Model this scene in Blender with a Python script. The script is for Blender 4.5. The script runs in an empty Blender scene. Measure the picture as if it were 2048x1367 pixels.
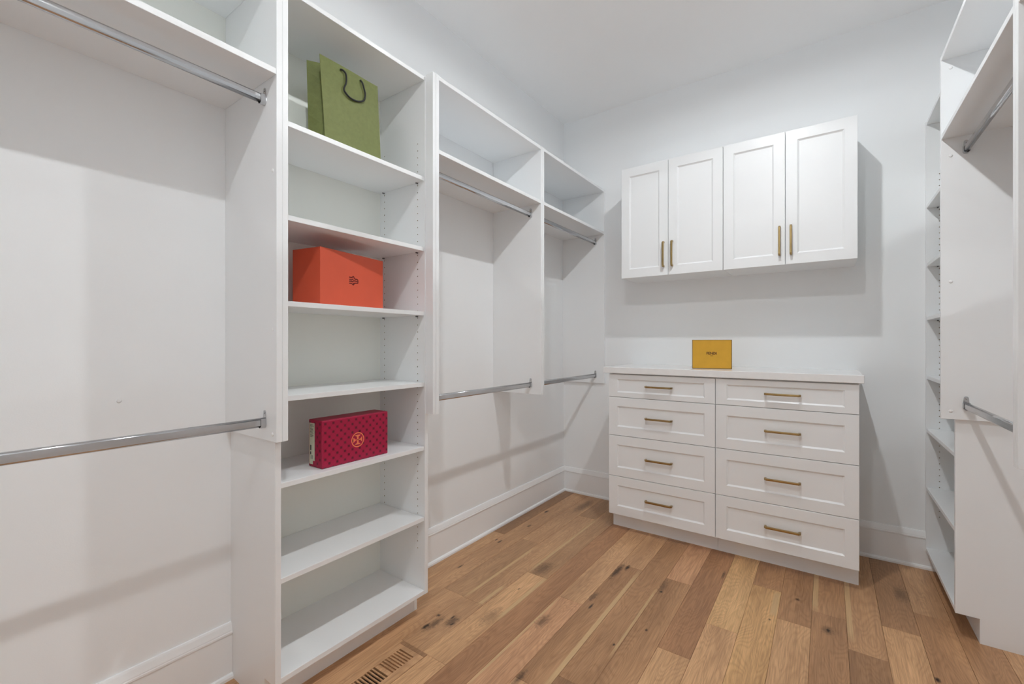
import bpy, bmesh, math, random
from mathutils import Vector, Matrix

# ------------------------------------------------------------------ camera, world, exposure
scene = bpy.context.scene
C = scene.collection
PI = math.pi
cam_d = bpy.data.cameras.new('camera')
cam = bpy.data.objects.new('camera', cam_d); C.objects.link(cam)
cam.location = (0, 0, 1.242)
cam.rotation_euler = (PI/2, 0, math.radians(35.39))
cam_d.sensor_width = 36.0
cam_d.lens = 886.0/2048*36.0
cam_d.shift_y = 1.7/2048
cam_d.clip_start = 0.02
scene.camera = cam

world = bpy.data.worlds.new('world'); scene.world = world
world.use_nodes = True
world.node_tree.nodes['Background'].inputs[0].default_value = (0, 0, 0, 1)
world.node_tree.nodes['Background'].inputs[1].default_value = 0.0

vs = scene.view_settings
vs.view_transform = 'Standard'; vs.look = 'None'; vs.gamma = 1.0; vs.use_curve_mapping = False
vs.exposure = -0.1
LAMP_POWER = 45.5                       # per recessed lamp
LAMP_COLOR = (0.948, 0.982, 1.0)
LAMPS = [(-0.295, 1.885), (-0.295, 0.20)]
scene.cycles.max_bounces = 16
scene.cycles.diffuse_bounces = 12

# ------------------------------------------------------------------ room numbers (metres)
XL, XR = -1.815, 0.771                  # left and right walls
YB, YF = 3.312, -0.68                   # back wall, wall behind the camera
ZC = 3.09
T = 0.019                               # board thickness

# ------------------------------------------------------------------ helpers
def srgb(r, g, b):
    f = lambda c: ((c/255+0.055)/1.055)**2.4 if c/255 > 0.04045 else c/255/12.92
    return (f(r), f(g), f(b), 1)

def newmat(name, col, rough=0.5, metal=0.0, spec=0.5):
    m = bpy.data.materials.new(name); m.use_nodes = True
    b = m.node_tree.nodes['Principled BSDF']
    b.inputs['Base Color'].default_value = col if len(col) == 4 else (*col, 1)
    b.inputs['Roughness'].default_value = rough
    b.inputs['Metallic'].default_value = metal
    b.inputs['Specular IOR Level'].default_value = spec
    return m

def nd(m, typ, **kw):
    n = m.node_tree.nodes.new(typ)
    for k, v in kw.items():
        setattr(n, k, v)
    return n

def lk(m, a, b):
    m.node_tree.links.new(a, b)

def bsdf(m):
    return m.node_tree.nodes['Principled BSDF']

def mottled(m, scale, amount, bump=0.0, bscale=400, detail=4):
    """slight procedural variation of a base colour, with fine relief"""
    b = bsdf(m); col = tuple(b.inputs['Base Color'].default_value)
    tc = nd(m, 'ShaderNodeTexCoord')
    n = nd(m, 'ShaderNodeTexNoise'); n.inputs['Scale'].default_value = scale; n.inputs['Detail'].default_value = detail
    lk(m, tc.outputs['Object'], n.inputs['Vector'])
    r = nd(m, 'ShaderNodeValToRGB')
    r.color_ramp.elements[0].position = 0.3; r.color_ramp.elements[1].position = 0.7
    r.color_ramp.elements[0].color = tuple(c*(1-amount) for c in col[:3])+(1,)
    r.color_ramp.elements[1].color = tuple(min(1, c*(1+amount)) for c in col[:3])+(1,)
    lk(m, n.outputs['Fac'], r.inputs['Fac']); lk(m, r.outputs['Color'], b.inputs['Base Color'])
    if bump:
        n2 = nd(m, 'ShaderNodeTexNoise'); n2.inputs['Scale'].default_value = bscale; n2.inputs['Detail'].default_value = 3
        lk(m, tc.outputs['Object'], n2.inputs['Vector'])
        bp = nd(m, 'ShaderNodeBump'); bp.inputs['Strength'].default_value = bump; bp.inputs['Distance'].default_value = 0.001
        lk(m, n2.outputs['Fac'], bp.inputs['Height']); lk(m, bp.outputs['Normal'], b.inputs['Normal'])
    return m

BASE = {}                               # world position of each Empty / part root
def world_base(o):
    p = Vector((0, 0, 0))
    while o is not None:
        p += o.location; o = o.parent
    return p

def box(bm, x0, x1, y0, y1, z0, z1, bev=0.0):
    xs, ys, zs = sorted((x0, x1)), sorted((y0, y1)), sorted((z0, z1))
    v = [bm.verts.new((xs[i], ys[j], zs[k])) for i in (0, 1) for j in (0, 1) for k in (0, 1)]
    fs = [bm.faces.new([v[i] for i in q]) for q in
          ((0, 1, 3, 2), (4, 6, 7, 5), (0, 4, 5, 1), (2, 3, 7, 6), (0, 2, 6, 4), (1, 5, 7, 3))]
    if bev:
        es = list({e for f in fs for e in f.edges})
        bmesh.ops.bevel(bm, geom=es, offset=bev, segments=1, profile=0.5, affect='EDGES')

def prism(bm, pts, axis, a0, a1):
    """extrude a polygon given in the two other axes along axis (0 x, 1 y, 2 z)"""
    def mk(p, a):
        c = [0, 0, 0]; o = [i for i in range(3) if i != axis]
        c[o[0]], c[o[1]], c[axis] = p[0], p[1], a
        return bm.verts.new(c)
    A = [mk(p, a0) for p in pts]; B = [mk(p, a1) for p in pts]
    n = len(pts)
    bm.faces.new(A); bm.faces.new(B[::-1])
    for i in range(n):
        bm.faces.new((A[i], B[i], B[(i+1) % n], A[(i+1) % n]))

def lathe(bm, prof, seg=32, c=(0, 0, 0), axis='z'):
    rings = []
    for r, h in prof:
        ring = []
        for i in range(seg):
            a = 2*PI*i/seg
            p = (r*math.cos(a), r*math.sin(a), h)
            if axis == 'y': p = (p[0], p[2], p[1])
            if axis == 'x': p = (p[2], p[0], p[1])
            ring.append(bm.verts.new((p[0]+c[0], p[1]+c[1], p[2]+c[2])))
        rings.append(ring)
    for a, b in zip(rings, rings[1:]):
        for i in range(seg):
            bm.faces.new((a[i], a[(i+1) % seg], b[(i+1) % seg], b[i]))
    bm.faces.new(rings[0]); bm.faces.new(rings[-1][::-1])

def tube(bm, pts, rad, seg=8):
    pts = [Vector(p) for p in pts]; rings = []
    up = Vector((1, 0, 0))
    for i, p in enumerate(pts):
        d = (pts[min(i+1, len(pts)-1)]-pts[max(i-1, 0)]).normalized()
        s = d.cross(up)
        if s.length < 1e-4: s = d.cross(Vector((0, 1, 0)))
        s.normalize(); t = d.cross(s).normalized()
        rings.append([bm.verts.new(p+rad*(math.cos(2*PI*k/seg)*s+math.sin(2*PI*k/seg)*t)) for k in range(seg)])
    for a, b in zip(rings, rings[1:]):
        for k in range(seg):
            bm.faces.new((a[k], a[(k+1) % seg], b[(k+1) % seg], b[k]))
    bm.faces.new(rings[0]); bm.faces.new(rings[-1][::-1])

def obj(name, bm, mat, parent=None, smooth=False, local=False):
    """one bmesh in world coordinates (or local ones) becomes ONE mesh object"""
    bmesh.ops.recalc_face_normals(bm, faces=bm.faces)
    me = bpy.data.meshes.new(name)
    if parent is not None and not local:
        bm.transform(Matrix.Translation(-world_base(parent)))
    bm.to_mesh(me); bm.free()
    if smooth:
        for p in me.polygons: p.use_smooth = True
    me.materials.append(mat)
    o = bpy.data.objects.new(name, me); C.objects.link(o)
    if parent is not None: o.parent = parent
    return o

def bxo(name, mat, parent, *b, bev=0.0008):
    bm = bmesh.new(); box(bm, *b, bev=bev)
    return obj(name, bm, mat, parent)

def tag(o, label, cat, group=None):
    o['label'] = label; o['category'] = cat
    if group: o['group'] = group
    return o

def thing(name, label, cat, loc, group=None, rz=0.0):
    o = bpy.data.objects.new(name, None); C.objects.link(o)
    o.location = loc; o.rotation_euler = (0, 0, rz); o.empty_display_size = 0.1
    return tag(o, label, cat, group)

def struct(name, bm, mat, parent=None):
    o = obj(name, bm, mat, parent)
    if parent is None: o['kind'] = 'structure'
    return o

# ------------------------------------------------------------------ materials
M_wall = mottled(newmat('wall_paint', (0.872, 0.889, 0.900), 0.75, spec=0.3), 1.2, 0.012, 0.12, 260)
M_ceil = mottled(newmat('ceiling_paint', (0.905, 0.912, 0.918), 0.85, spec=0.2), 1.0, 0.01, 0.1, 260)
M_trim = mottled(newmat('trim_paint', (0.875, 0.885, 0.892), 0.35), 2.0, 0.01)
M_mel = mottled(newmat('white_melamine', (0.835, 0.848, 0.857), 0.32), 1.5, 0.01, 0.05, 900)
M_back = mottled(newmat('backing_board', (0.835, 0.852, 0.805), 0.5), 1.5, 0.01, 0.05, 900)
M_door = mottled(newmat('white_door_foil', (0.835, 0.848, 0.857), 0.30), 1.5, 0.008)
M_kick = mottled(newmat('white_plinth', (0.835, 0.848, 0.857), 0.4), 1.5, 0.01)
M_top = mottled(newmat('white_quartz', (0.87, 0.87, 0.87), 0.18), 40, 0.015)
M_chrome = mottled(newmat('chrome', (0.56, 0.565, 0.58), 0.16, 1.0), 12, 0.03)
M_chip = mottled(newmat('raw_particle_board', (0.36, 0.27, 0.18), 0.85), 300, 0.2)
M_duct = mottled(newmat('galvanised_duct', (0.45, 0.46, 0.47), 0.45, 0.8), 30, 0.1)
M_pin = mottled(newmat('grey_pin', (0.18, 0.18, 0.19), 0.45, 0.6), 30, 0.05)
M_cap = mottled(newmat('white_plastic_cap', (0.84, 0.84, 0.84), 0.35), 30, 0.01)

M_brass = newmat('antique_brass', (0.40, 0.28, 0.125), 0.24, 1.0)
mottled(M_brass, 25, 0.10)

def wood_material():
    m = newmat('oak_planks', (0.4, 0.25, 0.14), 0.42, spec=0.4)
    b = bsdf(m); N = m.node_tree.nodes
    oi = nd(m, 'ShaderNodeObjectInfo'); geo = nd(m, 'ShaderNodeNewGeometry')
    # world position shifted by a random amount per plank
    cmb = nd(m, 'ShaderNodeCombineXYZ')
    mul = nd(m, 'ShaderNodeMath', operation='MULTIPLY'); mul.inputs[1].default_value = 37.0
    lk(m, oi.outputs['Random'], mul.inputs[0]); lk(m, mul.outputs[0], cmb.inputs['X']); lk(m, mul.outputs[0], cmb.inputs['Y'])
    lk(m, mul.outputs[0], cmb.inputs['Z'])
    add = nd(m, 'ShaderNodeVectorMath', operation='ADD')
    lk(m, geo.outputs['Position'], add.inputs[0]); lk(m, cmb.outputs[0], add.inputs[1])
    # fine straight grain: noise stretched along Y
    mp = nd(m, 'ShaderNodeMapping'); mp.inputs['Scale'].default_value = (240, 7, 1)
    lk(m, add.outputs[0], mp.inputs['Vector'])
    fine = nd(m, 'ShaderNodeTexNoise'); fine.inputs['Scale'].default_value = 1.0; fine.inputs['Detail'].default_value = 5
    fine.inputs['Roughness'].default_value = 0.65
    lk(m, mp.outputs[0], fine.inputs['Vector'])
    # cathedral grain: contour lines of a smooth stretched field
    mp2 = nd(m, 'ShaderNodeMapping'); mp2.inputs['Scale'].default_value = (9.0, 1.6, 1)
    lk(m, add.outputs[0], mp2.inputs['Vector'])
    field = nd(m, 'ShaderNodeTexNoise'); field.inputs['Scale'].default_value = 1.0; field.inputs['Detail'].default_value = 2.2
    field.inputs['Roughness'].default_value = 0.45; field.inputs['Distortion'].default_value = 0.35
    lk(m, mp2.outputs[0], field.inputs['Vector'])
    mm = nd(m, 'ShaderNodeMath', operation='MULTIPLY'); mm.inputs[1].default_value = 26.0
    lk(m, field.outputs['Fac'], mm.inputs[0])
    fr = nd(m, 'ShaderNodeMath', operation='PINGPONG'); fr.inputs[1].default_value = 0.5
    lk(m, mm.outputs[0], fr.inputs[0])
    rings = nd(m, 'ShaderNodeValToRGB')
    rings.color_ramp.elements[0].position = 0.0; rings.color_ramp.elements[0].color = (0.78, 0.74, 0.70, 1)
    rings.color_ramp.elements[1].position = 0.36; rings.color_ramp.elements[1].color = (1, 1, 1, 1)
    lk(m, fr.outputs[0], rings.inputs['Fac'])
    # broad patches: heartwood / sapwood
    mp3 = nd(m, 'ShaderNodeMapping'); mp3.inputs['Scale'].default_value = (10, 1.3, 1)
    lk(m, add.outputs[0], mp3.inputs['Vector'])
    broad = nd(m, 'ShaderNodeTexNoise'); broad.inputs['Scale'].default_value = 1.0; broad.inputs['Detail'].default_value = 3
    lk(m, mp3.outputs[0], broad.inputs['Vector'])
    br = nd(m, 'ShaderNodeValToRGB')
    br.color_ramp.elements[0].position = 0.30; br.color_ramp.elements[0].color = (0.74, 0.70, 0.66, 1)
    br.color_ramp.elements[1].position = 0.72; br.color_ramp.elements[1].color = (1.12, 1.12, 1.08, 1)
    lk(m, broad.outputs['Fac'], br.inputs['Fac'])
    fi = nd(m, 'ShaderNodeValToRGB')
    fi.color_ramp.elements[0].position = 0.28; fi.color_ramp.elements[0].color = (0.72, 0.69, 0.66, 1)
    fi.color_ramp.elements[1].position = 0.62; fi.color_ramp.elements[1].color = (1.06, 1.06, 1.06, 1)
    lk(m, fine.outputs['Fac'], fi.inputs['Fac'])
    def mult(a, bb, fac):
        x = nd(m, 'ShaderNodeMix', data_type='RGBA', blend_type='MULTIPLY'); x.inputs[0].default_value = fac
        lk(m, a, x.inputs[6]); lk(m, bb, x.inputs[7]); return x.outputs[2]
    c = mult(oi.outputs['Color'], br.outputs['Color'], 0.85)
    c = mult(c, rings.outputs['Color'], 0.6)
    c = mult(c, fi.outputs['Color'], 0.8)
    # sapwood streaks and knots that this floor has: x, y, half width, half length, darkness
    KN = [(-0.930, 2.30, 0.010, 0.060, .75), (-0.898, 2.365, 0.006, 0.022, .9), (-0.674, 2.234, 0.0045, 0.008, .97),
          (-0.680, 2.29, 0.010, 0.05, .45), (-0.636, 1.90, 0.004, 0.006, .9), (-0.715, 1.731, 0.0035, 0.006, .9),
          (-1.035, 1.693, 0.016, 0.035, .5), (-0.907, 1.919, 0.004, 0.018, .85), (-0.932, 2.00, 0.010, 0.03, .5),
          (-0.930, 1.36, 0.008, 0.03, .6), (-1.268, 1.846, 0.002, 0.007, .8), (0.004, 2.352, 0.007, 0.010, .95),
          (0.004, 2.352, 0.016, 0.022, .5), (-0.115, 2.55, 0.006, 0.008, .7), (-0.209, 2.293, 0.003, 0.005, .7),
          (-0.450, 2.59, 0.005, 0.03, .6), (-1.432, 1.365, 0.007, 0.016, .9), (-1.415, 1.40, 0.012, 0.04, .55),
          (-1.362, 1.455, 0.016, 0.028, .6), (-1.380, 1.48, 0.004, 0.012, .9), (-1.350, 1.44, 0.005, 0.010, .9),
          (-1.443, 1.454, 0.006, 0.008, .8), (-1.246, 1.585, 0.02, 0.05, .35), (-1.66, 1.842, 0.004, 0.016, .85),
          (-1.683, 2.807, 0.007, 0.018, .85), (-1.70, 2.222, 0.004, 0.010, .8), (-1.667, 2.215, 0.005, 0.016, .85),
          (-1.647, 2.519, 0.006, 0.016, .7), (-1.509, 3.069, 0.025, 0.09, .5), (-1.275, 2.09, 0.025, 0.05, .45),
          (0.333, 2.239, 0.006, 0.010, .9), (0.30, 2.9, 0.02, 0.05, .4)]
    SAP = [(-0.829, 1.85, 0.011, 0.52), (-1.207, 1.80, 0.012, 0.22), (-0.045, 2.78, 0.012, 0.30), (-1.347, 1.72, 0.011, 0.10), (-1.446, 1.95, 0.010, 0.32),
           (-1.065, 1.55, 0.006, 0.35), (0.083, 2.62, 0.011, 0.30), (-0.70, 1.95, 0.006, 0.3), (-1.32, 2.45, 0.010, 0.45), (-0.20, 2.45, 0.014, 0.12)]
    wob = nd(m, 'ShaderNodeTexNoise'); wob.inputs['Scale'].default_value = 70; wob.inputs['Detail'].default_value = 3
    lk(m, geo.outputs['Position'], wob.inputs['Vector'])
    total = None
    for (x, y, a, bb, dk) in KN:
        a, bb, dk = a*1.45, bb*1.45, min(1.0, dk*1.12)
        mpk = nd(m, 'ShaderNodeMapping', vector_type='POINT')
        mpk.inputs['Location'].default_value = (-x/a, -y/bb, 0); mpk.inputs['Scale'].default_value = (1/a, 1/bb, 0)
        lk(m, geo.outputs['Position'], mpk.inputs['Vector'])
        ln = nd(m, 'ShaderNodeVectorMath', operation='LENGTH'); lk(m, mpk.outputs[0], ln.inputs[0])
        ad = nd(m, 'ShaderNodeMath', operation='ADD'); lk(m, ln.outputs['Value'], ad.inputs[0])
        w2 = nd(m, 'ShaderNodeMath', operation='MULTIPLY'); w2.inputs[1].default_value = 1.5
        lk(m, wob.outputs['Fac'], w2.inputs[0]); lk(m, w2.outputs[0], ad.inputs[1])
        rg = nd(m, 'ShaderNodeMapRange'); rg.inputs['From Min'].default_value = 1.1; rg.inputs['From Max'].default_value = 2.1
        rg.inputs['To Min'].default_value = dk; rg.inputs['To Max'].default_value = 0.0
        lk(m, ad.outputs[0], rg.inputs['Value'])
        if total is None: total = rg.outputs[0]
        else:
            mx = nd(m, 'ShaderNodeMath', operation='MAXIMUM'); lk(m, total, mx.inputs[0]); lk(m, rg.outputs[0], mx.inputs[1]); total = mx.outputs[0]
    sap = None
    for (x, y, a, bb) in SAP:
        mpk = nd(m, 'ShaderNodeMapping', vector_type='POINT')
        mpk.inputs['Location'].default_value = (-x/a, -y/bb, 0); mpk.inputs['Scale'].default_value = (1/a, 1/bb, 0)
        lk(m, geo.outputs['Position'], mpk.inputs['Vector'])
        ab = nd(m, 'ShaderNodeVectorMath', operation='ABSOLUTE'); lk(m, mpk.outputs[0], ab.inputs[0])
        sp = nd(m, 'ShaderNodeSeparateXYZ'); lk(m, ab.outputs[0], sp.inputs[0])
        mxx = nd(m, 'ShaderNodeMath', operation='MAXIMUM'); lk(m, sp.outputs['X'], mxx.inputs[0]); lk(m, sp.outputs['Y'], mxx.inputs[1])
        rg = nd(m, 'ShaderNodeMapRange'); rg.inputs['From Min'].default_value = 0.75; rg.inputs['From Max'].default_value = 1.05
        rg.inputs['To Min'].default_value = 0.75; rg.inputs['To Max'].default_value = 0.0
        lk(m, mxx.outputs[0], rg.inputs['Value'])
        if sap is None: sap = rg.outputs[0]
        else:
            mx = nd(m, 'ShaderNodeMath', operation='MAXIMUM'); lk(m, sap, mx.inputs[0]); lk(m, rg.outputs[0], mx.inputs[1]); sap = mx.outputs[0]
    sx_ = nd(m, 'ShaderNodeMix', data_type='RGBA'); lk(m, sap, sx_.inputs[0]); lk(m, c, sx_.inputs[6])
    sx_.inputs[7].default_value = (0.62, 0.42, 0.22, 1); c = mult(sx_.outputs[2], fi.outputs['Color'], 0.3)
    kx = nd(m, 'ShaderNodeMix', data_type='RGBA'); lk(m, total, kx.inputs[0]); lk(m, c, kx.inputs[6])
    kx.inputs[7].default_value = (0.022, 0.010, 0.006, 1)
    lk(m, kx.outputs[2], b.inputs['Base Color'])
    bp = nd(m, 'ShaderNodeBump'); bp.inputs['Strength'].default_value = 0.12; bp.inputs['Distance'].default_value = 0.001
    lk(m, fine.outputs['Fac'], bp.inputs['Height']); lk(m, bp.outputs['Normal'], b.inputs['Normal'])
    rr = nd(m, 'ShaderNodeMapRange'); rr.inputs['To Min'].default_value = 0.36; rr.inputs['To Max'].default_value = 0.52
    lk(m, fine.outputs['Fac'], rr.inputs['Value']); lk(m, rr.outputs[0], b.inputs['Roughness'])
    return m
M_wood = wood_material()

# ------------------------------------------------------------------ the room
def wallbox(name, mat, *b):
    bm = bmesh.new(); box(bm, *b); return struct(name, bm, mat)
WT = 0.10
wallbox('wall_left', M_wall, XL-WT, XL, YF-WT, YB+WT, -0.05, ZC)
wallbox('wall_right', M_wall, XR, XR+WT, YF-WT, YB+WT, -0.05, ZC)
wallbox('wall_back', M_wall, XL, XR, YB, YB+WT, -0.05, ZC)
wallbox('wall_front', M_wall, XL, XR, YF-WT, YF, -0.05, ZC)
wallbox('ceiling', M_ceil, XL-WT, XR+WT, YF-WT, YB+WT, ZC, ZC+0.08)
VENT = (-1.441, -1.297, 0.795, 1.245)   # opening for the floor register
M_sub = mottled(newmat('plywood_subfloor', (0.42, 0.31, 0.20), 0.9), 20, 0.15)
bm = bmesh.new()
for b_ in ((XL, VENT[0], YF, YB), (VENT[1], XR, YF, YB), (VENT[0], VENT[1], YF, VENT[2]), (VENT[0], VENT[1], VENT[3], YB)):
    box(bm, *b_, -0.09, -0.0185)
floor = struct('floor', bm, M_sub)

# planks: rows run along Y, 127 mm wide
PAL = {'tan': (174, 137, 103), 'pink': (184, 140, 108), 'brown': (154, 116, 84), 'red': (150, 108, 78), 'grey': (146, 114, 85),
       'dark': (128, 96, 70), 'pale': (202, 166, 118), 'gold': (190, 152, 104), 'light': (188, 150, 112), 'deep': (112, 82, 58)}
WGAIN = 1.5
def wcol(n, j=0.0):
    mean = (166, 131, 100); c = srgb(*[0.62*p+0.38*q for p, q in zip(PAL[n], mean)]); return tuple(min(1, x*WGAIN*(1+j)) for x in c[:3])+(1,)
ROWS = {  # row index: list of (y_end, tone) going from YF to the back wall
    -14: [(0.9, 'tan'), (2.315, 'tan'), (9, 'deep')],
    -13: [(0.6, 'brown'), (1.55, 'tan'), (9, 'tan')],
    -12: [(0.35, 'tan'), (1.634, 'tan'), (2.33, 'grey'), (9, 'tan')],
    -11: [(0.2, 'brown'), (1.63, 'tan'), (2.88, 'tan'), (9, 'grey')],
    -10: [(0.75, 'tan'), (2.009, 'light'), (9, 'grey')],
    -9: [(0.3, 'tan'), (1.1, 'tan'), (9, 'red')],
    -8: [(0.55, 'brown'), (1.907, 'pink'), (9, 'tan')],
    -7: [(0.1, 'tan'), (1.352, 'tan'), (2.382, 'brown'), (9, 'tan')],
    -6: [(0.5, 'tan'), (1.45, 'dark'), (9, 'brown')],
    -5: [(0.9, 'tan'), (2.381, 'brown'), (9, 'pink')],
    -4: [(0.65, 'brown'), (1.822, 'light'), (9, 'red')],
    -3: [(0.2, 'tan'), (0.95, 'tan'), (2.103, 'light'), (9, 'pale')],
    -2: [(1.2, 'tan'), (2.578, 'gold'), (9, 'brown')],
    -1: [(0.8, 'brown'), (2.325, 'light'), (9, 'brown')],
    0: [(1.3, 'tan'), (2.484, 'brown'), (9, 'brown')],
    1: [(1.0, 'tan'), (2.258, 'dark'), (9, 'tan')],
    2: [(1.1, 'brown'), (2.53, 'light'), (9, 'dark')],
    3: [(1.4, 'tan'), (2.737, 'brown'), (9, 'tan')],
    4: [(1.0, 'tan'), (2.3, 'dark'), (9, 'brown')],
    5: [(1.2, 'brown'), (9, 'tan')], 6: [(1.7, 'tan'), (9, 'brown')]}
rnd = random.Random(4)
def plank(x0, x1, y0, y1, col):
    g = 0.0004
    bm = bmesh.new(); box(bm, x0+g, x1-g, y0+g, y1-g, -0.018, 0.0, bev=0.0)
    top = [e for e in bm.edges if all(v.co.z > -0.001 for v in e.verts)]
    bmesh.ops.bevel(bm, geom=top, offset=0.0007, segments=1, profile=0.5, affect='EDGES')
    o = obj('plank', bm, M_wood, floor); o.color = col
    return o
for k, segs in ROWS.items():
    x0, x1 = max(XL, -0.056+0.127*k), min(XR, -0.056+0.127*(k+1))
    y = YF
    for ye, tone in segs:
        ye = min(ye, YB); col = wcol(tone, rnd.uniform(-0.06, 0.06))
        vx0, vx1, vy0, vy1 = VENT
        if x1 > vx0 and x0 < vx1 and ye > vy0 and y < vy1:
            a, b2 = max(y, vy0), min(ye, vy1)
            if y < a: plank(x0, x1, y, a, col)
            if ye > b2: plank(x0, x1, b2, ye, col)
            if x0 < vx0-0.002: plank(x0, vx0, a, b2, col)
            if x1 > vx1+0.002: plank(vx1, x1, a, b2, col)
        else:
            plank(x0, x1, y, ye, col)
        y = ye

# baseboards with a stepped cap and a shoe moulding
def baseboard(name, wall, a0, a1):
    """wall: 'L' along Y on the left wall, 'B' along X on the back wall"""
    prof = [(0, 0), (0.013, 0), (0.013, 0.163), (0.017, 0.166), (0.017, 0.172), (0.0155, 0.175), (0.0155, 0.178), (0.009, 0.198), (0.006, 0.204), (0, 0.204)]
    shoe = [(0.013, 0), (0.024, 0), (0.024, 0.010), (0.020, 0.017), (0.013, 0.020)]
    def mk(pr):
        bm = bmesh.new()
        if wall == 'L': prism(bm, [(XL+d, z) for d, z in pr], 1, a0, a1)
        elif wall == 'R': prism(bm, [(XR-d, z) for d, z in pr], 1, a0, a1)
        elif wall == 'F': prism(bm, [(YF+d, z) for d, z in pr], 0, a0, a1)
        else: prism(bm, [(YB-d, z) for d, z in pr], 0, a0, a1)
        return bm
    o = struct(name, mk(prof), M_trim)
    obj('shoe_molding', mk(shoe), M_trim, o)
    return o
baseboard('baseboard_left', 'L', YF, 0.7405)
baseboard('baseboard_left', 'L', 1.4315, YB)
baseboard('baseboard_back', 'B', XL, -1.194)
baseboard('baseboard_back', 'B', 0.137, 0.770)
baseboard('baseboard_right', 'R', YF, 2.609)
baseboard('baseboard_front', 'F', XL, XR)

# ------------------------------------------------------------------ recessed ceiling lamps (out of frame, they light the room)
def emission(name, col, strength):
    m = bpy.data.materials.new(name); m.use_nodes = True
    nt = m.node_tree; nt.nodes.clear()
    e = nt.nodes.new('ShaderNodeEmission'); o = nt.nodes.new('ShaderNodeOutputMaterial')
    e.inputs[0].default_value = (*col, 1); e.inputs[1].default_value = strength
    nt.links.new(e.outputs[0], o.inputs[0]); return m
LR = 0.032
M_lens = emission('lamp_lens', LAMP_COLOR, LAMP_POWER/(PI*PI*LR*LR))
for i, (x, y) in enumerate(LAMPS):
    t = thing('recessed_light_offscreen', ('round recessed ceiling downlight between the hanging units and the wall cabinets',
              'round recessed ceiling downlight above the open floor by the left hanging unit')[i], 'ceiling light', (x, y, ZC), 'recessed ceiling lights')
    bm = bmesh.new()
    n = 40; pr = [(LR+0.0005, -0.0005), (LR+0.0005, -0.003), (LR+0.020, -0.009), (LR+0.030, -0.009), (LR+0.038, -0.0005)]
    rings = [[bm.verts.new((r*math.cos(2*PI*k/n), r*math.sin(2*PI*k/n), h)) for k in range(n)] for r, h in pr]
    for a, b in zip(rings, rings[1:]+rings[:1]):
        for k in range(n): bm.faces.new((a[k], a[(k+1) % n], b[(k+1) % n], b[k]))
    obj('trim_ring', bm, M_trim, t, local=True)
    bm = bmesh.new(); bm.faces.new([bm.verts.new((LR*math.cos(-2*PI*k/n), LR*math.sin(-2*PI*k/n), -0.004)) for k in range(n)])
    bmesh.ops.solidify(bm, geom=bm.faces[:], thickness=0.003)
    obj('lens_offscreen', bm, M_lens, t, local=True)

# ------------------------------------------------------------------ closet units along the side walls
def sx(side, u):                        # distance from the wall -> x
    return XL+u if side == 'L' else XR-u
UD, TD = 0.375, 0.328                   # depth of hanging units and of shelf towers
Z0, Z1 = 0.921, 2.459                   # hanging units: bottom and top
ZS0, ZS1 = 2.104, 2.123                 # their shelf

def rod_profile(n=20):
    pts = []
    for k in range(n):
        a = 2*PI*k/n; s = math.sin(a); c = math.cos(a)
        # stadium: 17.6 mm wide, 31 mm tall
        pts.append((0.0088*c, 0.0066*(1 if s > 0.001 else -1 if s < -0.001 else 0)+0.0088*s))
    return pts

def make_rod(parent, side, ya, yb, z):
    x = sx(side, 0.299)
    bm = bmesh.new(); prism(bm, [(x+a, z+b) for a, b in rod_profile()], 1, ya+0.001, yb-0.001)
    r = obj('clothes_rod', bm, M_chrome, parent, smooth=True)
    for poly in r.data.polygons:
        if abs(poly.normal.y) > 0.9 or abs(poly.normal.x) > 0.985: poly.use_smooth = False
    for yy, d in ((ya, 1), (yb, -1)):
        bm = bmesh.new()
        w = 0.0112
        # open cup: back plate with rounded foot and a tab for the screw, and a U-shaped lip
        def arch(w_, top, bot):
            p = [(x+w_*math.cos(a), bot+w_*math.sin(a)) for a in [PI+PI*k/8 for k in range(9)]]
            return p+[(x+w_, top), (x-w_, top)]
        tabr = [(x+0.0075*math.cos(a), z+0.032+0.0075*math.sin(a)) for a in [PI*k/8 for k in range(9)]]
        low = [(x+w*math.cos(a), z-0.008+w*math.sin(a)) for a in [PI+PI*k/8 for k in range(9)]]
        prism(bm, low+tabr, 1, yy, yy+d*0.0018)
        outer = [(x+w*math.cos(a), z-0.008+w*math.sin(a)) for a in [PI+PI*k/8 for k in range(9)]]
        inner = [(x+(w-0.0018)*math.cos(a), z-0.008+(w-0.0018)*math.sin(a)) for a in [2*PI-PI*k/8 for k in range(9)]]
        prism(bm, [(x-w, z+0.013)]+outer+[(x+w, z+0.013), (x+w-0.0018, z+0.013)]+inner+[(x-w+0.0018, z+0.013)], 1, yy+d*0.0018, yy+d*0.017)
        f = obj('rod_flange', bm, M_chrome, r)
        bm = bmesh.new(); lathe(bm, [(0.0040, 0.0), (0.0040, d*0.0012), (0.0022, d*0.0024)], 12, (x, yy+d*0.0019, z+0.031), 'y')
        # the screw head is drawn into the flange itself
        me = f.data; b2 = bmesh.new(); b2.from_mesh(me)
        bm.transform(Matrix.Translation(-world_base(f)))
        tmp = bpy.data.meshes.new('screw'); bm.to_mesh(tmp); bm.free(); b2.from_mesh(tmp)
        bmesh.ops.recalc_face_normals(b2, faces=b2.faces); b2.to_mesh(me); b2.free()
        bpy.data.meshes.remove(tmp)
    return r

def caps(parent, pts):
    """plastic screw caps on board faces: x, y, z, axis, direction"""
    for (x, y, z, ax, d) in pts:
        bm = bmesh.new()
        lathe(bm, [(0.0065, 0), (0.0062, d*0.0012), (0.0045, d*0.0020), (0.001, d*0.0023)], 14, (x, y, z), ax)
        obj('screw_cap', bm, M_cap, parent, smooth=True)

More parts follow.
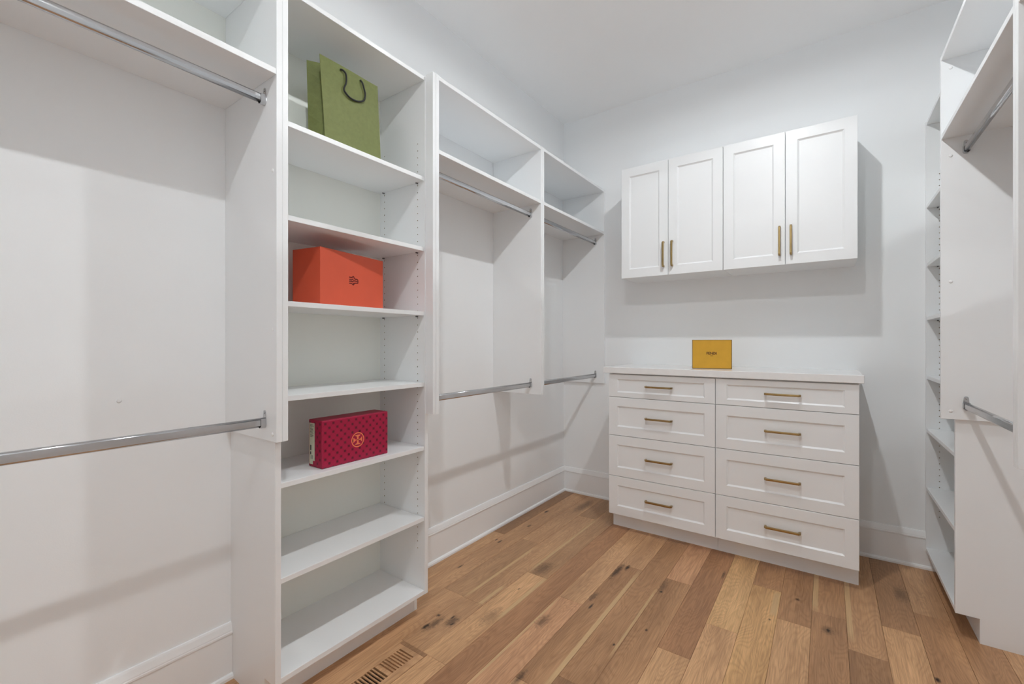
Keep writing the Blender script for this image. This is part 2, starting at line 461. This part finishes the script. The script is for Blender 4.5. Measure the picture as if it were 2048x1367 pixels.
def hanging_unit(side, ya, yb, label, capsets=(), back=False):
    xf = sx(side, UD); xb = sx(side, 0.0005)
    t = thing('hanging_closet_unit', label, 'closet unit', (sx(side, UD/2), (ya+yb)/2, Z0), 'double-rod hanging closet units')
    bxo('side_panel', M_mel, t, xb, xf, ya, ya+T, Z0, Z1)
    bxo('side_panel', M_mel, t, xb, xf, yb-T, yb, Z0, Z1)
    e = 0.0003
    bxo('top_panel', M_mel, t, xb, sx(side, UD-0.001), ya+T+e, yb-T-e, Z1-T-0.001, Z1-0.001)
    bxo('shelf', M_mel, t, xb, sx(side, UD-0.001), ya+T+e, yb-T-e, ZS0, ZS1)
    if back:
        bxo('back_panel', M_back, t, xb, sx(side, 0.006), ya+T+e, yb-T-e, ZS1, Z1-T-0.001, bev=0)
    make_rod(t, side, ya+T, yb-T, 2.045)
    make_rod(t, side, ya+T, yb-T, 0.980)
    caps(t, capsets)
    return t

Y0L, Y1L = 0.741, 1.429                 # left tower, outer faces
hanging_unit('L', -0.198, Y0L-0.0003, 'white hanging closet unit with two chrome rods left of the tower holding the boxes',
             [(XL+0.35, Y0L-0.0003-T, z, 'y', -1) for z in (1.80, 1.285, 0.945)]+[(XL, 0.42, 1.06, 'x', 1), (XL, -0.05, 1.06, 'x', 1)], back=True)
hanging_unit('L', 1.4345, 2.3555, 'white hanging closet unit next to the tower with the green bag')
hanging_unit('L', 2.3565, 3.3105, 'white hanging closet unit in the corner beside the worktop')
hanging_unit('R', 1.6805, 2.6105, 'white hanging closet unit against the narrow shelf tower in the far corner',
             [(sx('R', 0.345), 2.6105-T, z, 'y', -1) for z in (2.40, 2.03, 1.50, 0.955)])
hanging_unit('R', 0.755, 1.6795, 'white hanging closet unit facing the tower that holds the red boxes')

SHELF_Z = [1.995, 1.676, 1.384, 1.062, 0.772, 0.452]
HOLE_Z = [z for z in (0.30+0.032*k for k in range(59)) if z < 2.16 and not any(s-0.021 < z < s+0.004 for s in SHELF_Z)]
def drilled_panel(parent, side, yo, yi):
    """tower side with a toe notch and two columns of real pin holes in its inner face (yo outer, yi inner)"""
    xb, xf, xk = sx(side, 0.0005), sx(side, TD), sx(side, TD-0.073)
    bm = bmesh.new(); d = 1 if yi > yo else -1
    P = [(xb, 0), (xk, 0), (xk, 0.102), (xf, 0.102), (xf, 2.450), (xb, 2.450)]
    A = [bm.verts.new((x, yo, z)) for x, z in P]; B = [bm.verts.new((x, yi, z)) for x, z in P]
    bm.faces.new(A)
    for i in range(6): bm.faces.new((A[i], A[(i+1) % 6], B[(i+1) % 6], B[i]))
    def rect(x0, x1, z0, z1): bm.faces.new([bm.verts.new((x, yi, z)) for x, z in ((x0, z0), (x1, z0), (x1, z1), (x0, z1))])
    rect(xb, xk, 0, 0.102)
    r_, a, dep = 0.0026, 0.006, 0.011
    cols = [sx(side, u) for u in ((0.045, TD-0.047) if side == 'L' else (0.045, 0.274))]
    s_ = 1 if xf > xb else -1
    cuts = [xb]+[c for x in cols for c in (x-s_*a, x+s_*a)]+[xf]
    for i in (0, 2, 4): rect(cuts[i], cuts[i+1], 0.102, 2.450)
    hb = bmesh.new()
    for x in cols:
        z0 = 0.102
        for z in HOLE_Z:
            rect(x-a, x+a, z0, z-a); z0 = z+a
            ang = [PI/4*k for k in range(8)]
            O = [bm.verts.new((x+a*max(-1, min(1, math.cos(t)*1.4143)), yi, z+a*max(-1, min(1, math.sin(t)*1.4143)))) for t in ang]
            I = [bm.verts.new((x+r_*math.cos(t), yi, z+r_*math.sin(t))) for t in ang]
            for k in range(8): bm.faces.new((O[k], O[(k+1) % 8], I[(k+1) % 8], I[k]))
            F = [hb.verts.new((x+r_*math.cos(t), yi, z+r_*math.sin(t))) for t in ang]
            G = [hb.verts.new((x+r_*math.cos(t), yi-d*dep, z+r_*math.sin(t))) for t in ang]
            for k in range(8): hb.faces.new((F[k], F[(k+1) % 8], G[(k+1) % 8], G[k]))
            hb.faces.new(G)
        rect(x-a, x+a, z0, 2.450)
    p = obj('side_panel', bm, M_mel, parent)
    h = obj('pin_holes', hb, M_chip, p); h['kind'] = 'stuff'

def shelf_tower(side, ya, yb, label, strips):
    t = thing('shelf_tower', label, 'shelf tower', (sx(side, TD/2), (ya+yb)/2, 0), 'adjustable shelf towers')
    xb, xf = sx(side, 0.0005), sx(side, TD); xk = sx(side, TD-0.073)
    drilled_panel(t, side, ya, ya+T); drilled_panel(t, side, yb, yb-T)
    e = 0.0004
    bxo('back_panel', M_back, t, xb, sx(side, 0.012), ya+T, yb-T, 0.102, 2.45, bev=0)
    bxo('top_panel', M_mel, t, sx(side, 0.012), sx(side, TD-0.002), ya+T+e, yb-T-e, 2.433, 2.4505)
    bxo('bottom_shelf', M_mel, t, sx(side, 0.012), sx(side, TD-0.0005), ya+T+e, yb-T-e, 0.102, 0.121)
    bxo('toe_kick', M_kick, t, sx(side, TD-0.073-T), sx(side, TD-0.073-0.0003), ya+T+e, yb-T-e, 0.0, 0.102, bev=0)
    for z in SHELF_Z:
        s = bxo('shelf', M_mel, t, sx(side, 0.013), sx(side, TD-0.003), ya+T+0.0012, yb-T-0.0012, z-0.018, z)
        for u in (TD-0.047, 0.045):
            for yy, d in ((ya+T, 1), (yb-T, -1)):
                bm = bmesh.new(); lathe(bm, [(0.0032, 0), (0.0032, d*0.011)], 10, (sx(side, u), yy, z-0.018-0.0033), 'y')
                obj('shelf_pin', bm, M_pin, s)
    for y in strips:
        bxo('filler_strip', M_mel, t, sx(side, TD+0.0003), sx(side, UD), y, y+T-0.0006, Z0, Z1)
    return t
shelf_tower('L', Y0L, Y1L, 'tall white shelf tower holding the green bag and the red boxes', (Y0L+0.0003, 1.4145))
shelf_tower('R', 2.6115, 3.3105, 'tall empty white shelf tower in the corner right of the worktop', ())

# ------------------------------------------------------------------ cabinets on the back wall
def shaker(bm, x0, x1, z0, z1, yf, th, fw, fh, depth=0.007, slope=0.009):
    """panel door facing -Y: flat frame, sloping inner edge, recessed centre"""
    def ring(ix, iz, y): return [bm.verts.new(p) for p in ((x0+ix, y, z0+iz), (x1-ix, y, z0+iz), (x1-ix, y, z1-iz), (x0+ix, y, z1-iz))]
    b = 0.0012
    R = [ring(0, 0, yf+th), ring(0, 0, yf+b), ring(b, b, yf), ring(fw, fh, yf), ring(fw+0.0018, fh+0.0018, yf+0.0022),
         ring(fw+slope-0.002, fh+slope-0.002, yf+depth-0.001), ring(fw+slope, fh+slope, yf+depth)]
    for a, c in zip(R, R[1:]):
        for i in range(4): bm.faces.new((a[i], a[(i+1) % 4], c[(i+1) % 4], c[i]))
    bm.faces.new(R[0]); bm.faces.new(R[-1][::-1])

def pull_mesh(vertical):
    L = 0.170/2; h = 0.0058
    P = [(-L, 0), (-L, .020), (-L+.009, .031), (L-.009, .031), (L, .020), (L, 0), (L-.0105, 0), (L-.0105, .016), (L-.0155, .0215),
         (-L+.0155, .0215), (-L+.0105, .016), (-L+.0105, 0)]
    bm = bmesh.new(); prism(bm, [(a, -d) for a, d in P], 2, -h, h)
    es = [e for e in bm.edges if abs(abs(e.verts[0].co.z)-h) < 1e-6 and abs(e.verts[0].co.z-e.verts[1].co.z) < 1e-6]
    bmesh.ops.bevel(bm, geom=es, offset=0.0022, segments=2, profile=0.6, affect='EDGES')
    bmesh.ops.recalc_face_normals(bm, faces=bm.faces)
    if vertical: bm.transform(Matrix.Rotation(PI/2, 4, 'Y'))
    me = bpy.data.meshes.new('pull'); bm.to_mesh(me); bm.free(); me.materials.append(M_brass)
    return me
PULL_H, PULL_V = pull_mesh(False), pull_mesh(True)
def pull(parent, me, x, y, z):
    o = bpy.data.objects.new('pull_handle', me); C.objects.link(o); o.parent = parent
    o.location = Vector((x, y, z))-world_base(parent); o['label'] = 'brass bar pull'
    return o

def wall_cabinet(xa, xm, xb, label):
    z0, z1 = 1.692, 2.455; yf = 2.985
    t = thing('wall_cabinet', label, 'wall cabinet', ((xa+xb)/2, (yf+YB)/2, z0), 'white wall cabinets')
    bm = bmesh.new(); box(bm, xa+0.001, xb-0.001, yf+0.0205, YB-0.0005, z0+0.002, z1-0.001, bev=0.0008)
    obj('body', bm, M_mel, t)
    for (a, b, hx) in ((xa, xm, xm-0.028), (xm, xb, xm+0.028)):
        bm = bmesh.new(); shaker(bm, a+0.0016, b-0.0016, z0, z1, yf, 0.019, 0.0565, 0.0595)
        d = obj('door', bm, M_door, t)
        pull(d, PULL_V, hx, yf, 1.829)
wall_cabinet(-1.178, -0.855, -0.522, 'white two-door wall cabinet at the end near the corner hanging unit')
wall_cabinet(-0.522, -0.194, 0.136, 'white two-door wall cabinet at the end near the empty shelf tower')

def drawer_cabinet(xa, xb, label):
    yf = 2.80
    t = thing('drawer_cabinet', label, 'drawer cabinet', ((xa+xb)/2, (yf+YB)/2, 0), 'white drawer cabinets under the worktop')
    bm = bmesh.new(); box(bm, xa+0.0005, xb-0.0005, yf+0.0205, YB-0.0005, 0.104, 1.0405, bev=0.0006)
    obj('body', bm, M_mel, t)
    bxo('toe_kick', M_kick, t, xa+0.0005, xb-0.0005, 2.88, YB-0.03, 0.0, 0.104, bev=0)
    for (z0, z1, fh) in ((0.105, 0.3575, 0.058), (0.3605, 0.6275, 0.0585), (0.6305, 0.8815, 0.058), (0.8845, 1.0335, 0.031)):
        bm = bmesh.new(); shaker(bm, xa+0.0016, xb-0.0016, z0, z1, yf, 0.019, 0.0575, fh)
        d = obj('drawer_front', bm, M_door, t)
        pull(d, PULL_H, (xa+xb)/2+0.003, yf, (z0+z1)/2+0.003)
drawer_cabinet(-1.193, -0.531, 'white four-drawer cabinet under the worktop at the corner hanging unit end')
drawer_cabinet(-0.531, 0.134, 'white four-drawer cabinet under the worktop at the shelf tower end')
bm = bmesh.new(); box(bm, -1.225, 0.152, 2.783, YB-0.0005, 1.041, 1.081, bev=0.002)
tag(obj('worktop', bm, M_top), 'white stone worktop over the two drawer cabinets', 'worktop')

# ------------------------------------------------------------------ floor register
def floor_vent():
    x0, x1, y0, y1 = VENT
    t = thing('floor_vent', 'flush wooden floor vent grille in front of the shelf tower', 'floor vent', ((x0+x1)/2, (y0+y1)/2, -0.018))
    z0, z1 = -0.016, 0.0006; g = 0.0012
    sx0, sx1 = -1.413, -1.333
    def wb(name, a, b, c, d, tone, za=z0, zb=z1):
        o = bxo(name, M_wood, t, a, b, c, d, za, zb, bev=0.0005); o.color = wcol(tone); return o
    def side(xa, xb, nm='side_rail'): return wb(nm, xa, xb, y0+g, y1-g, 'tan')
    groups = [(1.092, 1.204), (0.967, 1.079), (0.842, 0.954)]
    side(x0+g, sx0); side(sx1, x1-g)
    wb('end_rail', sx0, sx1, groups[0][1], y1-g, 'grey')
    wb('end_rail', sx0, sx1, y0+g, groups[-1][0], 'grey')
    for a, b in zip(groups, groups[1:]): wb('cross_bar', sx0, sx1, b[1], a[0], 'tan')
    for (a, b) in groups:
        n = 8; p = (b-a)/n
        for i in range(n):
            wb('slat', sx0, sx1, a+i*p, a+i*p+0.0064, 'tan', -0.0055, z1-0.0006)
    o = bxo('damper', M_wood, t, sx0, sx1, groups[0][0], groups[0][1], -0.0165, -0.0058, bev=0); o.color = wcol('brown')
    bm = bmesh.new(); w = 0.001; zb_ = -0.45        # open-topped sheet-metal shaft
    box(bm, x0+w, x1-w, y0+w, y1-w, zb_-w, zb_)
    for q in ((x0+w, x0+2*w, y0+w, y1-w), (x1-2*w, x1-w, y0+w, y1-w), (x0+2*w, x1-2*w, y0+w, y0+2*w), (x0+2*w, x1-2*w, y1-2*w, y1-w)):
        box(bm, *q, zb_, -0.0175)
    obj('duct', bm, M_duct, t)
    # darker end strip across the far end
    o = wb('end_strip', x0+g, x1-g, y1-0.020, y1-g, 'dark', z1, z1+0.0008)
floor_vent()

# ------------------------------------------------------------------ paper bag on the top shelf
def paper(name, col, bump=0.3):
    m = newmat(name, col, 0.62, spec=0.3); return mottled(m, 60, 0.07, bump, 350, 6)
M_bag = paper('green_paper', srgb(110, 117, 68))
M_cord = mottled(newmat('black_cord', (0.012, 0.012, 0.013), 0.7), 300, 0.3, 0.4, 900)
def gift_bag():
    t = thing('gift_bag', 'open olive green paper bag with black cord handle on the top tower shelf', 'bag', (-1.59, 1.075, 1.9955))
    zb = 1.9966
    FBL, FBR, FTL, FTR = [Vector(p) for p in ((-1.535, .950, zb), (-1.535, 1.203, zb), (-1.560, .942, 2.333), (-1.560, 1.207, 2.333))]
    BBL, BBR, BTL, BTR = [Vector(p) for p in ((-1.630, .940, zb), (-1.630, 1.203, zb), (-1.640, .937, 2.335), (-1.640, 1.207, 2.333))]
    def sheet(name, rows, th=0.0009):
        bm = bmesh.new(); g = [[bm.verts.new(p) for p in r] for r in rows]
        for a, b in zip(g, g[1:]):
            for i in range(len(a)-1): bm.faces.new((a[i], a[i+1], b[i+1], b[i]))
        bmesh.ops.recalc_face_normals(bm, faces=bm.faces)
        bmesh.ops.solidify(bm, geom=bm.faces[:], thickness=th)
        return obj(name, bm, M_bag, t)
    def grid(a, b, c, d, n=10, bulge=0.0):
        rows = []
        for j in range(n+1):
            v = j/n; row = []
            for i in range(n+1):
                u = i/n; p = a*(1-u)*(1-v)+b*u*(1-v)+c*(1-u)*v+d*u*v
                p = p+Vector((bulge*math.sin(PI*u)*math.sin(PI*v)+0.0012*math.sin(7*u+5*v), 0, 0)); row.append(p)
            rows.append(row)
        return rows
    fr = sheet('front_sheet', grid(FBL, FBR, FTL, FTR, 10, 0.003))
    bk = sheet('back_sheet', grid(BBL, BBR, BTL, BTR, 10, -0.002))
    for nm, fb, ft, bb, bt, s in (('gusset', FBL, FTL, BBL, BTL, 1), ('gusset', FBR, FTR, BBR, BTR, -1)):
        rows = []
        for j in range(9):
            v = j/8; f = fb.lerp(ft, v); b = bb.lerp(bt, v)
            m = (f+b)/2+Vector((0.010, s*(0.010+0.065*v), 0)); rows.append([f, m, b])
        sheet(nm, rows)
    sheet('base', [[FBL, FBR], [BBL, BBR]])
    # cord handle hanging down on the front: measured loop (y, z)
    loop = [(1.027, 2.313), (1.036, 2.311), (1.047, 2.300), (1.046, 2.268), (1.035, 2.240), (1.039, 2.226), (1.062, 2.213), (1.095, 2.215), (1.125, 2.232),
            (1.134, 2.260), (1.129, 2.285), (1.123, 2.304), (1.118, 2.314)]
    def fx(z): return -1.535-0.025*(z-zb)/(2.333-zb)
    pts = []
    for i, (y, z) in enumerate(loop):
        e = 0.0035 if i in (0, len(loop)-1) else 0.008
        pts.append(Vector((fx(z)+e+0.002, y, z)))
    # smooth it
    def cr(P, n=6):
        out = []
        for i in range(len(P)-1):
            p0, p1, p2, p3 = P[max(i-1, 0)], P[i], P[i+1], P[min(i+2, len(P)-1)]
            for k in range(n):
                s = k/n
                out.append(0.5*((2*p1)+(p2-p0)*s+(2*p0-5*p1+4*p2-p3)*s*s+(3*p1-p0-3*p2+p3)*s**3))
        return out+[P[-1]]
    bm = bmesh.new(); tube(bm, [pts[0]-Vector((0.006, 0, 0))]+cr(pts)+[pts[-1]-Vector((0.006, 0, 0))], 0.0033, 8)
    o = obj('cord_handle', bm, M_cord, t, smooth=True); o['label'] = 'black cord handle'
gift_bag()

# ------------------------------------------------------------------ boxes
def ribbon(bm, pts, w, th, plane):
    """flat strokes on a face; plane maps (u, v, lift) -> point"""
    for (a, b) in zip(pts, pts[1:]):
        a, b = Vector(a), Vector(b); d = (b-a)
        if d.length < 1e-6: continue
        d.normalize(); n = Vector((-d.y, d.x))*w/2; e = d*w*0.25
        q = [a-e+n, a-e-n, b+e-n, b+e+n]
        lo = [bm.verts.new(plane(p.x, p.y, 0)) for p in q]; hi = [bm.verts.new(plane(p.x, p.y, th)) for p in q]
        bm.faces.new(hi); bm.faces.new(lo[::-1])
        for i in range(4): bm.faces.new((lo[i], lo[(i+1) % 4], hi[(i+1) % 4], hi[i]))

def poly(bm, pts, th, plane):
    lo = [bm.verts.new(plane(u, v, 0)) for u, v in pts]; hi = [bm.verts.new(plane(u, v, th)) for u, v in pts]
    bm.faces.new(hi); bm.faces.new(lo[::-1]); n = len(pts)
    for i in range(n): bm.faces.new((lo[i], lo[(i+1) % n], hi[(i+1) % n], hi[i]))

# orange shoe box: local frame, +u along the front face, front at local x = 0
M_orange = mottled(newmat('orange_card', srgb(214, 88, 58), 0.5), 8, 0.04)
M_omark = mottled(newmat('dark_red_print', srgb(105, 14, 10), 0.6), 40, 0.05)
def orange_box():
    ang = math.atan2(0.057, 0.33)
    t = thing('shoe_box', 'orange cardboard box with dark printed emblem on the tower shelf', 'box', (-1.537, 0.931, 1.3843), rz=ang)
    W, D, H = 0.337, 0.150, 0.217
    bm = bmesh.new(); box(bm, -D+0.002, -0.002, 0.002, W-0.002, 0, H-0.006, bev=0.001)
    obj('body', bm, M_orange, t, local=True)
    bm = bmesh.new()
    # lid: a shallow tray turned over the body, its skirt covering the full height on the front
    box(bm, -D, 0, 0, W, 0.0006, H, bev=0.0012)
    obj('lid', bm, M_orange, t, local=True)
    sc = 1/24.86
    def q(p): dx = (p[0]-930)*sc; dy = (p[1]-650)*sc; return (0.165+dx*0.00266, 0.1095-(dy-0.13*dx)*0.00195)
    S = [[(715, 470), (830, 490), (880, 450), (930, 440), (955, 510), (1000, 570), (1100, 572), (1140, 610), (1150, 690), (1140, 770), (1000, 780), (900, 792)],
         [(715, 585), (850, 590), (905, 560)], [(715, 680), (820, 668), (850, 715), (930, 655), (1010, 662), (1110, 682)],
         [(715, 788), (830, 800), (905, 868), (945, 835), (960, 792)]]
    bm = bmesh.new()
    for s in S: ribbon(bm, [q(p) for p in s], 0.0042, 0.0003, lambda u, v, l: (l+0.0001, u, v))
    obj('printed_emblem', bm, M_omark, t, local=True)
orange_box()

# magenta shoe box with diagonal dot pattern
def red_material():
    m = newmat('magenta_patterned_card', srgb(158, 14, 56), 0.45); b = bsdf(m)
    tc = nd(m, 'ShaderNodeTexCoord'); mp = nd(m, 'ShaderNodeMapping')
    mp.inputs['Rotation'].default_value = (PI/4, 0, 0); mp.inputs['Scale'].default_value = (1/0.0235,)*3
    s0 = nd(m, 'ShaderNodeSeparateXYZ'); lk(m, tc.outputs['Object'], s0.inputs[0])
    sm = nd(m, 'ShaderNodeMath', operation='SUBTRACT'); lk(m, s0.outputs['Y'], sm.inputs[0]); lk(m, s0.outputs['X'], sm.inputs[1])
    c0 = nd(m, 'ShaderNodeCombineXYZ'); lk(m, sm.outputs[0], c0.inputs['Y']); lk(m, s0.outputs['Z'], c0.inputs['Z'])
    lk(m, c0.outputs[0], mp.inputs['Vector'])
    sep = nd(m, 'ShaderNodeSeparateXYZ'); lk(m, mp.outputs[0], sep.inputs[0])
    def cell(o):
        f = nd(m, 'ShaderNodeMath', operation='FRACT'); lk(m, o, f.inputs[0])
        s = nd(m, 'ShaderNodeMath', operation='SUBTRACT'); s.inputs[1].default_value = 0.5; lk(m, f.outputs[0], s.inputs[0])
        return s.outputs[0]
    cb = nd(m, 'ShaderNodeCombineXYZ'); lk(m, cell(sep.outputs['Y']), cb.inputs['X']); lk(m, cell(sep.outputs['Z']), cb.inputs['Y'])
    ln = nd(m, 'ShaderNodeVectorMath', operation='LENGTH'); lk(m, cb.outputs[0], ln.inputs[0])
    nz = nd(m, 'ShaderNodeTexNoise'); nz.inputs['Scale'].default_value = 420; lk(m, tc.outputs['Object'], nz.inputs['Vector'])
    w = nd(m, 'ShaderNodeMath', operation='MULTIPLY_ADD'); w.inputs[1].default_value = 0.28; lk(m, nz.outputs['Fac'], w.inputs[0]); lk(m, ln.outputs['Value'], w.inputs[2])
    r = nd(m, 'ShaderNodeValToRGB'); e = r.color_ramp.elements
    e[0].position = 0.27; e[0].color = srgb(88, 4, 34); e[1].position = 0.42; e[1].color = srgb(164, 10, 60)
    lk(m, w.outputs[0], r.inputs['Fac'])
    # lattice joining the marks
    mn = nd(m, 'ShaderNodeVectorMath', operation='ABSOLUTE'); lk(m, cb.outputs[0], mn.inputs[0])
    sp2 = nd(m, 'ShaderNodeSeparateXYZ'); lk(m, mn.outputs[0], sp2.inputs[0])
    mi = nd(m, 'ShaderNodeMath', operation='MINIMUM'); lk(m, sp2.outputs['X'], mi.inputs[0]); lk(m, sp2.outputs['Y'], mi.inputs[1])
    rg = nd(m, 'ShaderNodeMapRange'); rg.inputs['From Min'].default_value = 0.03; rg.inputs['From Max'].default_value = 0.09
    rg.inputs['To Min'].default_value = 0.22; rg.inputs['To Max'].default_value = 0.0; lk(m, mi.outputs[0], rg.inputs['Value'])
    mx = nd(m, 'ShaderNodeMix', data_type='RGBA'); lk(m, rg.outputs[0], mx.inputs[0]); lk(m, r.outputs['Color'], mx.inputs[6]); mx.inputs[7].default_value = srgb(104, 6, 40)
    lk(m, mx.outputs[2], b.inputs['Base Color'])
    return m
M_magenta = red_material()
M_emblem = mottled(newmat('coral_print', srgb(238, 128, 88), 0.5), 60, 0.03)
M_label = mottled(newmat('cream_sticker', srgb(206, 208, 184), 0.6), 60, 0.04)
M_ink = mottled(newmat('black_ink', (0.03, 0.03, 0.03), 0.6), 60, 0.1)
def red_box():
    x1, x0, y0, y1, z0, z1 = -1.526, -1.616, 0.931, 1.234, 0.7724, 0.951
    t = thing('shoe_box', 'magenta patterned cardboard box with round coral emblem and cream sticker', 'box', ((x0+x1)/2, (y0+y1)/2, z0))
    bm = bmesh.new(); box(bm, x0+0.002, x1-0.002, y0+0.002, y1-0.002, z0, z1-0.002, bev=0)
    obj('body', bm, M_magenta, t)
    bm = bmesh.new(); box(bm, x0, x1, y0, y1, z0+0.0005, z1)
    bmesh.ops.bevel(bm, geom=bm.edges[:], offset=0.004, segments=3, profile=0.5, affect='EDGES')
    obj('lid', bm, M_magenta, t, smooth=False)
    # round emblem on the front face
    cy, cz, R = 1.085, 0.856, 0.0295
    K = 1.0
    pl = lambda u, v, l: (x1+0.0001+l, cy+u*K, cz+v*K)
    bm = bmesh.new(); n = 40; th = 0.0003
    def ringp(r, l): return [bm.verts.new(pl(r*math.cos(2*PI*k/n), r*math.sin(2*PI*k/n), l)) for k in range(n)]
    A, B, c2, D = ringp(R, 0), ringp(R, th), ringp(R-0.0038, th), ringp(R-0.0038, 0)
    for p, q in ((A, B), (B, c2), (c2, D)):
        for k in range(n): bm.faces.new((p[k], p[(k+1) % n], q[(k+1) % n], q[k]))
    K = 1.15
    for s in (1, -1):               # two T shapes mirrored about the middle
        poly(bm, [(-.0110, s*.0165), (.0110, s*.0165), (.0085, s*.0125), (.0036, s*.0115), (.0030, s*.0015), (-.0030, s*.0015), (-.0036, s*.0115), (-.0085, s*.0125)][::s], th, pl)
        poly(bm, [(s*.0175, .0085), (s*.0175, -.0085), (s*.0130, -.0060), (s*.0125, -.0030), (s*.0036, -.0010), (s*.0036, .0010), (s*.0125, .0030), (s*.0130, .0060)][::s], th, pl)
    obj('printed_emblem', bm, M_emblem, t)
    # cream sticker on the left end, notched at the bottom, with print
    pe = lambda u, v, l: (x0+u, y0-0.0001-l, z0+v)
    bm = bmesh.new(); poly(bm, [(0.006, 0.010), (0.030, 0.010), (0.030, 0.024), (0.042, 0.024), (0.042, 0.166), (0.006, 0.166)], 0.0003, pe)
    st = obj('sticker', bm, M_label, t)
    bm = bmesh.new(); pe2 = lambda u, v, l: (x0+u, y0-0.0005-l, z0+v)
    rr = random.Random(2)
    for i in range(11):
        v = 0.160-i*0.0045; poly(bm, [(0.011, v), (0.011+rr.uniform(0.012, 0.027), v), (0.036 if i % 2 else 0.026, v-0.0016), (0.011, v-0.0016)], 0.0001, pe2)
    poly(bm, [(0.012, 0.062), (0.020, 0.062), (0.020, 0.082), (0.012, 0.082)], 0.0001, pe2)
    poly(bm, [(0.012, 0.046), (0.019, 0.046), (0.019, 0.057), (0.012, 0.057)], 0.0001, pe2)
    for i in range(4): poly(bm, [(0.016+0.004*i, 0.030), (0.0175+0.004*i, 0.030), (0.0185+0.004*i, 0.044), (0.017+0.004*i, 0.044)], 0.0001, pe2)
    obj('sticker_print', bm, M_ink, st)
red_box()

# yellow box on the worktop
M_yellow = mottled(newmat('yellow_card', srgb(216, 164, 46), 0.55), 18, 0.04)
M_yedge = mottled(newmat('brown_edge', srgb(104, 78, 36), 0.6), 40, 0.08)
M_ytext = mottled(newmat('dark_brown_print', srgb(74, 36, 8), 0.6), 60, 0.05)
def text_mesh(s, size, spacing=1.0):
    cu = bpy.data.curves.new('txt', 'FONT'); cu.body = s; cu.size = size; cu.align_x = 'CENTER'; cu.align_y = 'CENTER'
    cu.extrude = 0.0001; cu.offset = size*0.03; cu.space_character = spacing; cu.resolution_u = 3
    o = bpy.data.objects.new('txt', cu); C.objects.link(o)
    dg = bpy.context.evaluated_depsgraph_get(); me = bpy.data.meshes.new_from_object(o.evaluated_get(dg))
    C.objects.unlink(o); bpy.data.objects.remove(o); bpy.data.curves.remove(cu)
    return me
def yellow_box():
    W, D, H = 0.226, 0.070, 0.180
    t = thing('gift_box', 'yellow cardboard box with brown edges standing on the white worktop', 'box', (-0.694, 2.945, 1.0812), rz=math.radians(12.5))
    bm = bmesh.new(); box(bm, 0.0015, W-0.0015, 0.0012, D, 0, H-0.0012, bev=0.0012)
    obj('body', bm, M_yellow, t, local=True)
    bm = bmesh.new(); box(bm, 0.0028, W-0.0028, 0, 0.004, 0.0028, H-0.0028, bev=0.001)
    obj('lid_face', bm, M_yellow, t, local=True)
    bm = bmesh.new()
    w = 0.0028
    for b in ((0, W, 0, w), (0, W, H-w, H), (0, w, w, H-w), (W-w, W, w, H-w)):
        box(bm, b[0], b[1], 0.0004, 0.005, b[2], b[3])
    obj('edge_binding', bm, M_yedge, t, local=True)
    for txt, size, dz, sp in (('FENDI', 0.0215, 0.0, 1.0), ('ROMA', 0.0055, -0.0150, 1.2)):
        me = text_mesh(txt, size, sp)
        me.transform(Matrix.Rotation(PI/2, 4, 'X')); me.materials.clear(); me.materials.append(M_ytext)
        o = bpy.data.objects.new('printed_lettering', me); C.objects.link(o); o.parent = t
        o.location = (W/2-0.001, -0.0002, H/2+0.005+dz)
yellow_box()
